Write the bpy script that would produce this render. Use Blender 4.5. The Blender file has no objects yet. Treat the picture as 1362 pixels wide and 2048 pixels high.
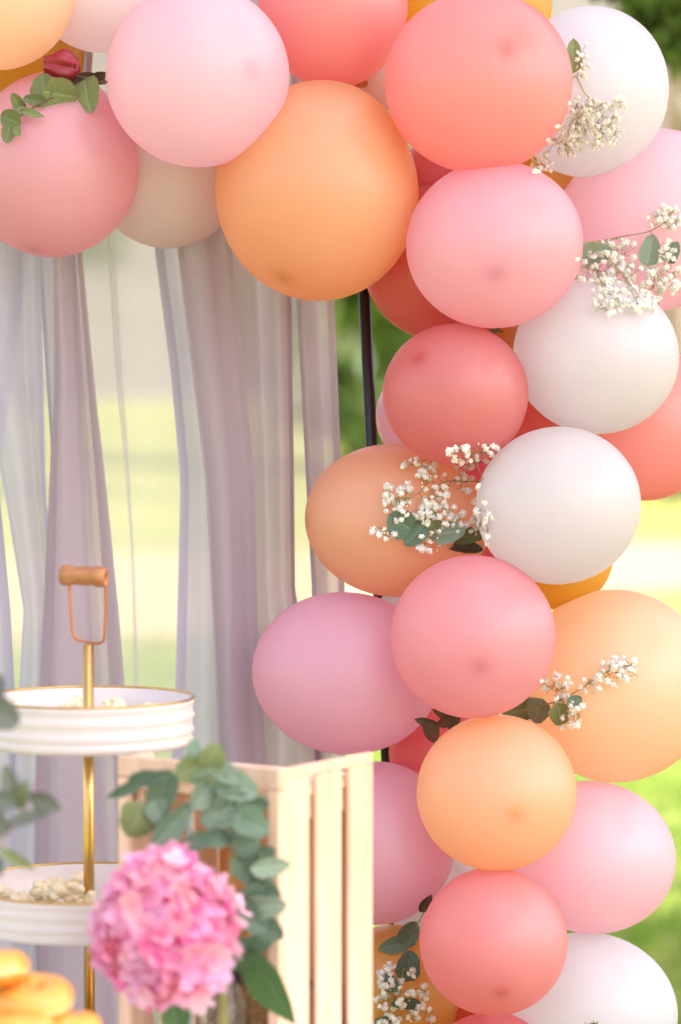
import bpy, math, random
import numpy as np
from mathutils import Vector, Matrix, Euler, Quaternion

R = math.radians
random.seed(7); rng = np.random.default_rng(7)
sc = bpy.context.scene
col = sc.collection

# ------------------------------------------------------------------ camera
CAMZ, F, PITCH = 1.69, 5973.0, math.atan(254 / 5973.0)
cd = bpy.data.cameras.new('camera'); cam = bpy.data.objects.new('camera', cd); col.objects.link(cam)
cam.location = (0, 0, CAMZ); cam.rotation_euler = (math.pi / 2 - PITCH, 0, 0)
cd.sensor_fit = 'VERTICAL'; cd.sensor_height = 36; cd.lens = 36 * F / 2048
cd.clip_start = 0.1; cd.clip_end = 3000
cd.dof.use_dof = True; cd.dof.focus_distance = 4.62; cd.dof.aperture_fstop = 2.4; cd.dof.aperture_blades = 0
sc.camera = cam

# ------------------------------------------------------------------ world + sun
SUN_E, SUN_A = 46.0, 112.0          # elevation; azimuth from +Y (behind the set) towards +X (right)
w = bpy.data.worlds.new('World'); sc.world = w; w.use_nodes = True
nt = w.node_tree; bg = nt.nodes['Background']
sky = nt.nodes.new('ShaderNodeTexSky'); sky.sky_type = 'NISHITA'; sky.sun_disc = False
sky.sun_elevation = R(SUN_E); sky.sun_rotation = R(SUN_A); sky.dust_density = 3.0; sky.ozone_density = 1.0; sky.air_density = 1.0
hs = nt.nodes.new('ShaderNodeHueSaturation'); hs.inputs['Saturation'].default_value = 0.5
nt.links.new(sky.outputs[0], hs.inputs['Color']); tn = nt.nodes.new('ShaderNodeMixRGB'); tn.blend_type = 'MULTIPLY'; tn.inputs[0].default_value = 1.0; tn.inputs[2].default_value = (1.05, 0.972, 1.03, 1)
nt.links.new(hs.outputs[0], tn.inputs[1]); nt.links.new(tn.outputs[0], bg.inputs['Color'])
bg.inputs['Strength'].default_value = 0.15
sd = bpy.data.lights.new('sun', 'SUN'); sd.energy = 4.0; sd.angle = R(0.6); sd.color = (1.0, 0.94, 0.86)
sun = bpy.data.objects.new('sun', sd); col.objects.link(sun)
SDIR = Vector((math.cos(R(SUN_E)) * math.sin(R(SUN_A)), math.cos(R(SUN_E)) * math.cos(R(SUN_A)), math.sin(R(SUN_E))))
sun.rotation_euler = (-SDIR).to_track_quat('-Z', 'Y').to_euler(); sun.location = SDIR * 30
vs = sc.view_settings; vs.view_transform = 'Standard'; vs.look = 'None'; vs.gamma = 1.0; vs.exposure = 1.82
vs.use_curve_mapping = False
sc.cycles.use_denoising = True
sc.cycles.max_bounces = 9; sc.cycles.diffuse_bounces = 6; sc.cycles.transmission_bounces = 8; sc.cycles.transparent_max_bounces = 24
sc.cycles.glossy_bounces = 3; sc.cycles.sample_clamp_indirect = 6

# ------------------------------------------------------------------ pixel -> place
FWD = Vector((0, math.cos(PITCH), -math.sin(PITCH))); UP = Vector((0, math.sin(PITCH), math.cos(PITCH))); RT = Vector((1, 0, 0))
CAM = Vector((0, 0, CAMZ))
def ray(px, py): return RT * ((px - 681) / F) + UP * ((1024 - py) / F) + FWD
def P(px, py, y):
    d = ray(px, py); return CAM + d * (y / d.y)
def S(y): return y / F                      # metres per photograph pixel at distance y

# ------------------------------------------------------------------ materials
def srgb(r, g, b):
    f = lambda c: (c / 255 / 12.92) if c / 255 <= 0.04045 else ((c / 255 + 0.055) / 1.055) ** 2.4
    return (f(r), f(g), f(b), 1)
MATS = {}
class NB:
    def __init__(s, name):
        s.m = bpy.data.materials.new(name); s.m.use_nodes = True; s.t = s.m.node_tree
        s.p = s.t.nodes['Principled BSDF']; s.o = s.t.nodes['Material Output']; MATS[name] = s.m
    def n(s, typ, **kw):
        x = s.t.nodes.new('ShaderNode' + typ)
        for k, v in kw.items():
            if k in x.inputs: x.inputs[k].default_value = v
            else: setattr(x, k, v)
        return x
    def l(s, a, b): s.t.links.new(a, b)
    def surf(s, sock): s.l(sock, s.o.inputs['Surface'])
    def noise(s, scale, detail=3, coord='Object', vec=None, rough=0.55):
        tc = s.n('TexCoord'); nz = s.n('TexNoise', Scale=scale, Detail=detail, Roughness=rough)
        if vec is not None:
            mp = s.n('Mapping'); mp.inputs['Scale'].default_value = vec
            s.l(tc.outputs[coord], mp.inputs[0]); s.l(mp.outputs[0], nz.inputs['Vector'])
        else: s.l(tc.outputs[coord], nz.inputs['Vector'])
        return nz
    def ramp(s, fac, stops):
        r = s.n('ValToRGB'); e = r.color_ramp.elements
        while len(e) < len(stops): e.new(0.5)
        for i, (p, c) in enumerate(stops): e[i].position = p; e[i].color = c
        s.l(fac, r.inputs[0]); return r
    def bump(s, h, strength, dist=0.002):
        b = s.n('Bump', Strength=strength, Distance=dist); s.l(h, b.inputs['Height']); s.l(b.outputs[0], s.p.inputs['Normal']); return b

def mul(c, k): return (c[0] * k, c[1] * k, c[2] * k, 1)

# latex: a thin shell that lets light in and out; colour from the object, thicker latex at crown and neck
def latex():
    b = NB('latex'); oi = b.n('ObjectInfo'); at = b.n('Attribute', attribute_name='thick')
    dk = b.n('HueSaturation', Saturation=1.4, Value=0.74); b.l(oi.outputs['Color'], dk.inputs['Color'])
    nz = b.noise(5.0, 3); mr = b.n('MapRange'); mr.inputs['To Min'].default_value = 0.93; mr.inputs['To Max'].default_value = 1.05
    b.l(nz.outputs[0], mr.inputs[0])
    va = b.n('HueSaturation'); b.l(oi.outputs['Color'], va.inputs['Color']); b.l(mr.outputs[0], va.inputs['Value'])
    mx = b.n('MixRGB'); b.l(at.outputs['Fac'], mx.inputs[0]); b.l(va.outputs[0], mx.inputs[1]); b.l(dk.outputs[0], mx.inputs[2])
    ts_ = b.noise(7, 6, rough=0.7); tm = b.n('MapRange'); tm.inputs['From Min'].default_value = 0.56; tm.inputs['From Max'].default_value = 0.8; tm.inputs['To Max'].default_value = 0.22
    b.l(ts_.outputs[0], tm.inputs[0]); tk = b.n('MixRGB'); tk.inputs[2].default_value = (0.85, 0.82, 0.82, 1); b.l(tm.outputs[0], tk.inputs[0]); b.l(mx.outputs[0], tk.inputs[1]); mx = tk   # talc bloom
    b.l(mx.outputs[0], b.p.inputs['Base Color'])
    b.p.inputs['Coat Weight'].default_value = 0.6; b.p.inputs['Coat Roughness'].default_value = 0.34
    rz = b.noise(14, 4); mr2 = b.n('MapRange'); mr2.inputs['To Min'].default_value = 0.36; mr2.inputs['To Max'].default_value = 0.5
    b.l(rz.outputs[0], mr2.inputs[0]); b.l(mr2.outputs[0], b.p.inputs['Roughness'])
    b.p.inputs['Specular IOR Level'].default_value = 0.9
    sp = b.noise(900, 1); b.bump(sp.outputs[0], 0.06, 0.0006)
    tr = b.n('BsdfTranslucent'); b.l(mx.outputs[0], tr.inputs[0])
    ms = b.n('MixShader'); ms.inputs[0].default_value = 0.62
    b.l(b.p.outputs[0], ms.inputs[1]); b.l(tr.outputs[0], ms.inputs[2]); b.surf(ms.outputs[0])
latex()

def leafmat(name, c1, c2, rough=0.55, trans=0.25, scale=30):
    b = NB(name); nz = b.noise(scale, 4); oi = b.n('ObjectInfo')
    r = b.ramp(nz.outputs[0], [(0.3, c1), (0.7, c2)])
    mr = b.n('MapRange'); lo = 0.92 if 'petal' in name else 0.75; mr.inputs['To Min'].default_value = lo; mr.inputs['To Max'].default_value = 1.0 if 'petal' in name else 1.25; b.l(oi.outputs['Random'], mr.inputs[0])
    hv = b.n('HueSaturation'); b.l(mr.outputs[0], hv.inputs['Value']); b.l(r.outputs[0], hv.inputs['Color'])
    at = b.n('Attribute', attribute_name='rib'); lt = b.n('HueSaturation', Saturation=0.8, Value=1.45); b.l(hv.outputs[0], lt.inputs['Color'])
    rm = b.n('MixRGB'); b.l(at.outputs['Fac'], rm.inputs[0]); b.l(hv.outputs[0], rm.inputs[1]); b.l(lt.outputs[0], rm.inputs[2]); hv = rm
    b.l(hv.outputs[0], b.p.inputs['Base Color']); b.p.inputs['Roughness'].default_value = rough
    tr = b.n('BsdfTranslucent'); b.l(hv.outputs[0], tr.inputs[0])
    ms = b.n('MixShader'); ms.inputs[0].default_value = trans
    b.l(b.p.outputs[0], ms.inputs[1]); b.l(tr.outputs[0], ms.inputs[2]); b.surf(ms.outputs[0])
leafmat('eucalyptus', srgb(110, 134, 112), srgb(150, 170, 146))
leafmat('eucalyptus_deep', srgb(74, 98, 78), srgb(112, 138, 112))
leafmat('eucalyptus_olive', srgb(96, 112, 62), srgb(136, 146, 96))
leafmat('dried_leaf', srgb(62, 48, 34), srgb(104, 88, 60), 0.6, 0.1)
leafmat('hydrangea_leaf', srgb(48, 78, 40), srgb(76, 112, 58), 0.4, 0.2)
leafmat('foliage', srgb(72, 98, 36), srgb(112, 138, 56), 0.5, 0.35, 2.0)
leafmat('foliage_dark', srgb(54, 78, 36), srgb(86, 112, 54), 0.5, 0.3, 2.0)
leafmat('foliage_light', srgb(96, 128, 44), srgb(140, 164, 72), 0.5, 0.45, 2.0)
leafmat('grey_leaf', srgb(84, 92, 84), srgb(122, 128, 116))
leafmat('petal_white', srgb(252, 250, 240), srgb(255, 254, 248), 0.6, 0.3)
leafmat('bud', srgb(220, 216, 180), srgb(240, 236, 210), 0.6, 0.15)
leafmat('green_stem', srgb(116, 118, 62), srgb(150, 140, 80), 0.6, 0.0)
leafmat('brown_stem', srgb(96, 70, 44), srgb(130, 98, 66), 0.7, 0.0)
leafmat('red_stem', srgb(150, 84, 84), srgb(176, 110, 104), 0.6, 0.0)

def petalmat():
    b = NB('hydrangea_petal'); oi = b.n('ObjectInfo'); at = b.n('Attribute', attribute_name='along')
    li = b.n('HueSaturation', Saturation=1.25, Value=0.95); b.l(oi.outputs['Color'], li.inputs['Color'])
    mx = b.n('MixRGB'); b.l(at.outputs['Fac'], mx.inputs[0]); b.l(li.outputs[0], mx.inputs[1]); b.l(oi.outputs['Color'], mx.inputs[2])
    b.l(mx.outputs[0], b.p.inputs['Base Color']); b.p.inputs['Roughness'].default_value = 0.6
    nz = b.noise(220, 3); b.bump(nz.outputs[0], 0.3, 0.001)
    tr = b.n('BsdfTranslucent'); b.l(mx.outputs[0], tr.inputs[0]); ms = b.n('MixShader'); ms.inputs[0].default_value = 0.35
    b.l(b.p.outputs[0], ms.inputs[1]); b.l(tr.outputs[0], ms.inputs[2]); b.surf(ms.outputs[0])
petalmat()

def sheer(name, c1, c2, cover):
    b = NB(name); tc = b.n('TexCoord')
    nz = b.noise(3.0, 2, vec=(1.5, 1.5, 0.3)); r = b.ramp(nz.outputs[0], [(0.3, c1), (0.7, c2)])
    df = b.n('BsdfDiffuse'); tr = b.n('BsdfTranslucent'); tp = b.n('BsdfTransparent')
    b.l(r.outputs[0], df.inputs[0]); b.l(r.outputs[0], tr.inputs[0])
    m1 = b.n('MixShader'); m1.inputs[0].default_value = 0.55; b.l(df.outputs[0], m1.inputs[1]); b.l(tr.outputs[0], m1.inputs[2])
    wz = b.noise(1400, 1, vec=(1.2, 1.2, 0.6)); wz2 = b.noise(900, 2, vec=(0.15, 0.15, 1.8))
    ad = b.n('Math', operation='ADD'); b.l(wz.outputs[0], ad.inputs[0]); b.l(wz2.outputs[0], ad.inputs[1])
    mr = b.n('MapRange'); mr.inputs['From Min'].default_value = 0.7; mr.inputs['From Max'].default_value = 1.3
    mr.inputs['To Min'].default_value = cover - 0.04; mr.inputs['To Max'].default_value = cover + 0.04
    b.l(ad.outputs[0], mr.inputs[0])
    m2 = b.n('MixShader'); b.l(mr.outputs[0], m2.inputs[0]); b.l(tp.outputs[0], m2.inputs[1]); b.l(m1.outputs[0], m2.inputs[2]); b.surf(m2.outputs[0])
sheer('sheer_fine', srgb(214, 206, 204), srgb(238, 234, 230), 0.60)
sheer('sheer_mauve', srgb(204, 188, 196), srgb(218, 204, 210), 0.84)
sheer('sheer_lavender', srgb(206, 202, 214), srgb(218, 214, 226), 0.80)

def wood(name, c1, c2, sc_=(1, 1, 1), rough=0.6):
    b = NB(name); nz = b.noise(9, 5, vec=sc_, rough=0.65); oi = b.n('ObjectInfo')
    r = b.ramp(nz.outputs[0], [(0.32, c1), (0.68, c2)])
    mr = b.n('MapRange'); mr.inputs['To Min'].default_value = 0.9; mr.inputs['To Max'].default_value = 1.08; b.l(oi.outputs['Random'], mr.inputs[0])
    hv = b.n('HueSaturation'); b.l(mr.outputs[0], hv.inputs['Value']); b.l(r.outputs[0], hv.inputs['Color'])
    b.l(hv.outputs[0], b.p.inputs['Base Color']); b.p.inputs['Roughness'].default_value = rough
    b.bump(nz.outputs[0], 0.25, 0.002)
wood('pine', srgb(214, 174, 142), srgb(234, 204, 176), (7, 7, 0.5))
wood('pine_knotty', srgb(220, 178, 138), srgb(246, 222, 196), (3, 3, 3))
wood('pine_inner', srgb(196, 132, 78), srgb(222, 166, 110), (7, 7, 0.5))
wood('turned_wood', srgb(146, 92, 54), srgb(190, 130, 82), (0.6, 8, 8), 0.45)
wood('bark', srgb(88, 72, 54), srgb(130, 112, 88), (4, 4, 0.8), 0.9)
wood('bark_pale', srgb(150, 140, 124), srgb(190, 180, 164), (4, 4, 0.8), 0.9)
wood('wicker', srgb(140, 100, 58), srgb(182, 142, 92), (20, 20, 20), 0.7)

def plain(name, c, rough=0.5, metal=0.0, scale=40, var=0.06, spec=0.5, trans=0.0, bump=0.0):
    b = NB(name); nz = b.noise(scale, 4); r = b.ramp(nz.outputs[0], [(0.3, mul(c, 1 - var)), (0.7, mul(c, 1 + var))])
    b.l(r.outputs[0], b.p.inputs['Base Color']); b.p.inputs['Roughness'].default_value = rough
    b.p.inputs['Metallic'].default_value = metal; b.p.inputs['Specular IOR Level'].default_value = spec
    b.p.inputs['Transmission Weight'].default_value = trans
    if bump: b.bump(nz.outputs[0], bump, 0.003)
plain('black_metal', srgb(22, 20, 20), 0.38, 0.0, 60)
plain('gold', srgb(208, 172, 104), 0.28, 1.0)
plain('copper', srgb(190, 118, 72), 0.3, 1.0)
plain('enamel', srgb(212, 203, 196), 0.32, 0.0, 20, 0.03)
plain('glass', srgb(236, 242, 240), 0.05, 0.0, 10, 0.01, trans=1.0)
plain('linen', srgb(232, 226, 216), 0.85, 0.0, 300, 0.05, bump=0.2)
plain('popcorn', srgb(255, 238, 196), 0.7, 0.0, 90, 0.14, bump=0.5)
plain('ceramic', srgb(236, 232, 226), 0.25, 0.0, 20, 0.02)
plain('burgundy_latex', srgb(150, 36, 52), 0.4, 0.0, 60, 0.2)
def donut():
    b = NB('donut_glaze'); tc = b.n('TexCoord'); sx = b.n('SeparateXYZ'); b.l(tc.outputs['Object'], sx.inputs[0])
    nz = b.noise(45, 4); ad = b.n('Math', operation='MULTIPLY_ADD'); ad.inputs[1].default_value = 0.012; b.l(nz.outputs[0], ad.inputs[0]); b.l(sx.outputs[2], ad.inputs[2])
    r = b.ramp(ad.outputs[0], [(0.0, srgb(214, 132, 44)), (0.5, srgb(248, 222, 166)), (1.0, srgb(236, 164, 66))])
    mr = b.n('MapRange'); mr.inputs['From Min'].default_value = -0.010; mr.inputs['From Max'].default_value = 0.016; b.l(ad.outputs[0], mr.inputs[0]); b.l(mr.outputs[0], r.inputs[0])
    e = r.color_ramp.elements; e[1].position = 0.5; e.new(0.36).color = srgb(228, 150, 58); e.new(0.66).color = srgb(238, 166, 68)
    b.l(r.outputs[0], b.p.inputs['Base Color']); b.p.inputs['Roughness'].default_value = 0.3
    b.p.inputs['Coat Weight'].default_value = 0.4; b.p.inputs['Coat Roughness'].default_value = 0.15
    b.bump(nz.outputs[0], 0.2, 0.003)
donut()
def lawnmat():
    b = NB('lawn'); n1 = b.noise(0.35, 4); n2 = b.noise(9, 5)
    r1 = b.ramp(n1.outputs[0], [(0.35, srgb(116, 128, 58)), (0.65, srgb(156, 156, 84))])
    r2 = b.ramp(n2.outputs[0], [(0.3, srgb(112, 122, 60)), (0.75, srgb(160, 160, 92))])
    mx = b.n('MixRGB'); mx.inputs[0].default_value = 0.5; b.l(r1.outputs[0], mx.inputs[1]); b.l(r2.outputs[0], mx.inputs[2])
    b.l(mx.outputs[0], b.p.inputs['Base Color']); b.p.inputs['Roughness'].default_value = 0.9; b.p.inputs['Specular IOR Level'].default_value = 0.1
    b.bump(n2.outputs[0], 0.8, 0.05)
lawnmat()
plain('path_gravel', srgb(166, 150, 108), 0.95, 0, 3, 0.12, 0.2, bump=0.3)
plain('dry_hill', srgb(108, 104, 92), 0.95, 0, 0.05, 0.25, 0.1)
def grassmat():
    b = NB('grass_blade'); nz = b.noise(6, 4); r = b.ramp(nz.outputs[0], [(0.34, srgb(84, 122, 34)), (0.52, srgb(128, 164, 54)), (0.68, srgb(184, 192, 100))])
    b.l(r.outputs[0], b.p.inputs['Base Color']); b.p.inputs['Roughness'].default_value = 0.55
    tr = b.n('BsdfTranslucent'); b.l(r.outputs[0], tr.inputs[0]); ms = b.n('MixShader'); ms.inputs[0].default_value = 0.45
    b.l(b.p.outputs[0], ms.inputs[1]); b.l(tr.outputs[0], ms.inputs[2]); b.surf(ms.outputs[0])
grassmat()

# ------------------------------------------------------------------ builders
WL = {}                                            # world place of each parent
def tag(o, label=None, cat=None, group=None, kind=None):
    for k, v in (('label', label), ('category', cat), ('group', group), ('kind', kind)):
        if v: o[k] = v
    return o
def thing(name, loc, label, cat, group=None):
    o = bpy.data.objects.new(name, None); col.objects.link(o); o.location = loc; o.empty_display_size = 0.05
    WL[o] = Vector(loc); return tag(o, label, cat, group)
def mesh(name, verts, faces, mat, smooth=True):
    me = bpy.data.meshes.new(name); me.from_pydata([tuple(v) for v in verts], [], faces)
    me.materials.append(MATS[mat])
    if smooth: me.polygons.foreach_set('use_smooth', [True] * len(me.polygons))
    me.update(); return me
def obj(name, me, parent=None, loc=(0, 0, 0), rot=None, scale=None):
    """loc is a world place; parents only ever carry a translation"""
    o = bpy.data.objects.new(name, me); col.objects.link(o); loc = Vector(loc); WL[o] = loc
    if parent is not None: o.parent = parent; o.location = loc - WL[parent]
    else: o.location = loc
    if rot is not None:
        if isinstance(rot, Matrix): o.rotation_euler = rot.to_euler()
        else: o.rotation_euler = rot
    if scale is not None: o.scale = scale
    return o
class MB:
    def __init__(s): s.v = []; s.f = []
    def add(s, v, f):
        k = len(s.v); s.v += [Vector(q) for q in v]; s.f += [tuple(i + k for i in q) for q in f]; return s
    def box(s, c, d, M=None, bev=0.0):
        x, y, z = (q / 2 for q in d)
        if bev <= 0:
            v = [Vector((i * x, j * y, k * z)) for i in (-1, 1) for j in (-1, 1) for k in (-1, 1)]
            f = [(0, 1, 3, 2), (4, 6, 7, 5), (0, 4, 5, 1), (2, 3, 7, 6), (0, 2, 6, 4), (1, 5, 7, 3)]
        else:                                       # box with chamfered edges
            v = []; f = []; idx = {}
            for i in (-1, 1):
                for j in (-1, 1):
                    for k in (-1, 1):
                        for a in range(3):
                            q = [i * x, j * y, k * z]
                            for bb in range(3):
                                if bb != a: q[bb] -= (i, j, k)[bb] * bev
                            idx[(i, j, k, a)] = len(v); v.append(Vector(q))
            for a in range(3):
                o1, o2 = [q for q in range(3) if q != a]
                for sg in (-1, 1):
                    loop = []
                    for (p, q) in ((-1, -1), (1, -1), (1, 1), (-1, 1)):
                        key = [0, 0, 0]; key[a] = sg; key[o1] = p; key[o2] = q; loop.append(idx[tuple(key) + (a,)])
                    f.append(tuple(loop))
                for p in (-1, 1):
                    for q in (-1, 1):
                        key1 = [0, 0, 0]; key1[a] = -1; key1[o1] = p; key1[o2] = q; key2 = list(key1); key2[a] = 1
                        f.append((idx[tuple(key1) + (o1,)], idx[tuple(key2) + (o1,)], idx[tuple(key2) + (o2,)], idx[tuple(key1) + (o2,)]))
            for i in (-1, 1):
                for j in (-1, 1):
                    for k in (-1, 1): f.append(tuple(idx[(i, j, k, a)] for a in range(3)))
        if M is not None: v = [M @ q for q in v]
        c = Vector(c); return s.add([q + c for q in v], f)
    def tube(s, pts, rad, seg=8, cap=True):
        pts = [Vector(p) for p in pts]; n = len(pts)
        if not hasattr(rad, '__len__'): rad = [rad] * n
        v = []; f = []; prev = None
        for i, p in enumerate(pts):
            t = (pts[min(i + 1, n - 1)] - pts[max(i - 1, 0)]).normalized()
            if prev is None: prev = t.orthogonal().normalized()
            a = (prev - t * prev.dot(t))
            a = a.normalized() if a.length > 1e-6 else t.orthogonal().normalized()
            prev = a; b = t.cross(a)
            for k in range(seg):
                th = 2 * math.pi * k / seg; v.append(p + (a * math.cos(th) + b * math.sin(th)) * rad[i])
        for i in range(n - 1):
            for k in range(seg):
                k2 = (k + 1) % seg; f.append((i * seg + k, i * seg + k2, (i + 1) * seg + k2, (i + 1) * seg + k))
        if cap: f.append(tuple(range(seg))[::-1]); f.append(tuple((n - 1) * seg + k for k in range(seg)))
        return s.add(v, f)
    def lathe(s, prof, c=(0, 0, 0), seg=48, M=None):
        c = Vector(c); v = []; f = []; n = len(prof)
        for r, z in prof:
            for k in range(seg):
                th = 2 * math.pi * k / seg; q = Vector((r * math.cos(th), r * math.sin(th), z))
                v.append((M @ q if M is not None else q) + c)
        for i in range(n - 1):
            for k in range(seg):
                k2 = (k + 1) % seg; f.append((i * seg + k, i * seg + k2, (i + 1) * seg + k2, (i + 1) * seg + k))
        return s.add(v, f)
    def build(s, name, mat, parent=None, loc=None, smooth=True):
        base = Vector(loc) if loc is not None else (WL[parent] if parent is not None else Vector())
        me = mesh(name, [q - base for q in s.v], s.f, mat, smooth); return obj(name, me, parent, base)

# ------------------------------------------------------------------ the setting
def ground_z(x, y): return 0.0
g = MB(); g.add([(-500, -60, 0), (500, -60, 0), (500, 700, 0), (-500, 700, 0)], [(0, 1, 2, 3)])
tag(g.build('lawn', 'lawn', smooth=False), kind='structure')
pth = MB(); pl = []; 
for i in range(41):
    x = -30 + 1.5 * i; yc = 26 + 2.6 * math.tanh(x * 0.5); wd = 3.3 + 3.2 / (1 + math.exp(x * 1.2)) + 0.25 * math.sin(x * 0.9)
    pl += [(x, yc - wd, 0.006), (x, yc + wd, 0.006)]
pth.add(pl, [(2 * i, 2 * i + 2, 2 * i + 3, 2 * i + 1) for i in range(40)])
tag(pth.build('path', 'path_gravel', smooth=False), kind='structure')
hv = []; hf = []; NX, NY = 60, 16
for j in range(NY):
    for i in range(NX):
        x = -480 + 960 * i / (NX - 1); t = j / (NY - 1); y = 330 + 300 * t
        hv.append((x, y, -0.5 + 95 * t ** 0.8 * (0.85 + 0.15 * math.sin(x * 0.013 + 1) + 0.08 * math.sin(x * 0.05 + y * 0.03))))
for j in range(NY - 1):
    for i in range(NX - 1): hf.append((j * NX + i, j * NX + i + 1, (j + 1) * NX + i + 1, (j + 1) * NX + i))
tag(MB().add(hv, hf).build('hill', 'dry_hill'), kind='structure')

# grass blades on the near lawn: nobody could count them
def grass():
    n = 150000
    y = 4.6 + 15.5 * rng.random(n) ** 1.25; half = 0.125 * y + 1.1
    x = (rng.random(n) * 2 - 1) * half + 0.25
    h = (0.028 + 0.04 * rng.random(n)) * (0.7 + 0.6 * np.sin(x * 2.1 + y * 1.7) ** 2); a = rng.random(n) * 2 * np.pi; wd = 0.0022 + 0.0024 * rng.random(n)
    lean = (rng.random((n, 2)) - 0.5) * 0.055
    v = np.zeros((n, 3, 3)); v[:, 0, 0] = x - np.cos(a) * wd; v[:, 0, 1] = y - np.sin(a) * wd
    v[:, 1, 0] = x + np.cos(a) * wd; v[:, 1, 1] = y + np.sin(a) * wd
    v[:, 2, 0] = x + lean[:, 0]; v[:, 2, 1] = y + lean[:, 1]; v[:, 2, 2] = h
    v[:, 0, 2] = v[:, 1, 2] = -0.002
    me = bpy.data.meshes.new('grass'); me.vertices.add(3 * n); me.vertices.foreach_set('co', v.ravel())
    me.loops.add(3 * n); me.loops.foreach_set('vertex_index', np.arange(3 * n, dtype=np.int32))
    me.polygons.add(n); me.polygons.foreach_set('loop_start', np.arange(n, dtype=np.int32) * 3)
    me.update(calc_edges=True); me.materials.append(MATS['grass_blade'])
    tag(obj('grass', me), 'short green grass growing on the lawn behind the balloons', 'grass', kind='stuff')
grass()

# ------------------------------------------------------------------ trees
def leaf_cloud(clumps, n, size, rg):
    """many small bent leaf faces spread through clumps [(centre, radius)]"""
    vs_ = np.zeros((n, 4, 3)); ws = np.array([c[1] ** 2 for c in clumps]); ws /= ws.sum()
    ci = rg.choice(len(clumps), n, p=ws); cc = np.array([tuple(c[0]) for c in clumps]); rr = np.array([c[1] for c in clumps])
    d = rg.normal(size=(n, 3)); d /= np.linalg.norm(d, axis=1)[:, None]
    p = cc[ci] + d * (rr[ci] * rg.random(n) ** 0.45)[:, None] * np.array([1, 1, 0.8])
    a = rg.normal(size=(n, 3)); a /= np.linalg.norm(a, axis=1)[:, None]
    b = np.cross(a, rg.normal(size=(n, 3))); b /= np.linalg.norm(b, axis=1)[:, None]
    s_ = size * (0.6 + 0.8 * rg.random(n))[:, None]
    vs_[:, 0] = p - a * s_; vs_[:, 1] = p + b * s_ * 0.45; vs_[:, 2] = p + a * s_; vs_[:, 3] = p - b * s_ * 0.45
    return vs_.reshape(-1, 3), [(4 * i, 4 * i + 1, 4 * i + 2, 4 * i + 3) for i in range(n)]
def tree(name, x, y, h, cr, trunk_r, label, bark='bark', leafm='foliage', nleaf=2500, leaf=0.22, crown_z=0.68, seed=1, group=None, extra=None, lean=0.0):
    rg = np.random.default_rng(seed); rd = random.Random(seed)
    t = thing(name, (x, y, 0), label, 'tree', group); m = MB(); cz = h * crown_z
    top = Vector((x + lean, y, h * 0.8))
    pts = [Vector((x, y, -0.1)).lerp(top, k / 6) + Vector((rd.uniform(-.04, .04), rd.uniform(-.04, .04), 0)) * h * 0.12 * (k > 0) for k in range(7)]
    m.tube(pts, [trunk_r * (1.25 if k == 0 else 1 - 0.13 * k) for k in range(7)], 10)
    clumps = []
    for k in range(12):
        a = rd.uniform(0, 6.28); el = rd.uniform(-0.5, 0.9); rr = cr * rd.uniform(0.45, 0.85)
        e = Vector((x + lean, y, cz)) + Vector((math.cos(a) * math.cos(el) * rr, math.sin(a) * math.cos(el) * rr, math.sin(el) * rr * 0.75))
        b0 = pts[3 + k % 3]; mid = b0.lerp(e, 0.5) + Vector((0, 0, -0.05 * cr))
        m.tube([b0, mid, e], [trunk_r * 0.42, trunk_r * 0.26, trunk_r * 0.08], 6); clumps.append((e, cr * rd.uniform(0.32, 0.5)))
    clumps.append((Vector((x + lean, y, cz)), cr * 0.5))
    if extra:
        for (e, r_) in extra:
            b0 = pts[3]; m.tube([b0, b0.lerp(e, 0.5) + Vector((0, 0, 0.25)), e], [trunk_r * 0.4, trunk_r * 0.22, trunk_r * 0.06], 6); 
    m.build('trunk', bark, t)
    v, f = leaf_cloud(clumps, nleaf, leaf, rg)
    if extra:
        v2, f2 = leaf_cloud(extra, 900, 0.055, rg); k = len(v); v = np.vstack([v, v2]); f = f + [tuple(i + k for i in q) for q in f2]
    o = obj('crown', mesh('crown', v - np.array([x, y, 0]), f, leafm, False), t, (x, y, 0)); o['kind'] = 'stuff'
    return t
# unseen tree, added so that its crown keeps the sun off the table and balloons; the next tree's low branch hangs into the picture
sh = Vector((0.2, 5.4, 0.9)) + SDIR * 12.0
br = P(1335, 40, 8.2)
tree('added_shade_tree', sh.x, sh.y, sh.z / 0.68, 3.9, 0.2, 'tall leafy tree added out of view to shade the balloons and dessert table', nleaf=26000, leaf=0.3, seed=3)
tree('tree', 2.6, 9.4, 6.4, 1.6, 0.11, 'leafy tree with a low branch hanging beside the top white balloon', leafm='foliage_light', nleaf=5000, leaf=0.12, seed=4,
     extra=[(br, 0.16), (br + Vector((0.16, 0.05, 0.10)), 0.2), (br + Vector((0.28, 0.0, -0.06)), 0.2), (br + Vector((-0.08, 0.1, 0.16)), 0.14)])
def gx(px, y): return (px - 681) / F * y
FAR = 'trees far across the lawn'
tree('tree', gx(722, 74), 74, 15, 4.2, 0.27, 'pale trunked tree far across the lawn seen between curtain and black pole', 'bark_pale', 'foliage', 2200, 0.34, seed=11, group=FAR)
tree('tree', gx(790, 62), 62, 9, 3.6, 0.2, 'pale green bushy tree standing on the far lawn behind the black pole', 'bark', 'foliage_light', 2600, 0.34, 0.42, seed=12, group=FAR)
tree('tree', gx(1345, 44), 44, 15, 3.0, 0.20, 'brown trunked tree on the far lawn beside the white balloons', 'bark', 'foliage', 1800, 0.3, 0.82, seed=13, group=FAR)
tree('tree', gx(1760, 50), 50, 11, 3.5, 0.22, 'green tree past the brown trunked tree on the far lawn', 'bark', 'foliage', 2200, 0.3, 0.55, seed=14, group=FAR)
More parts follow.
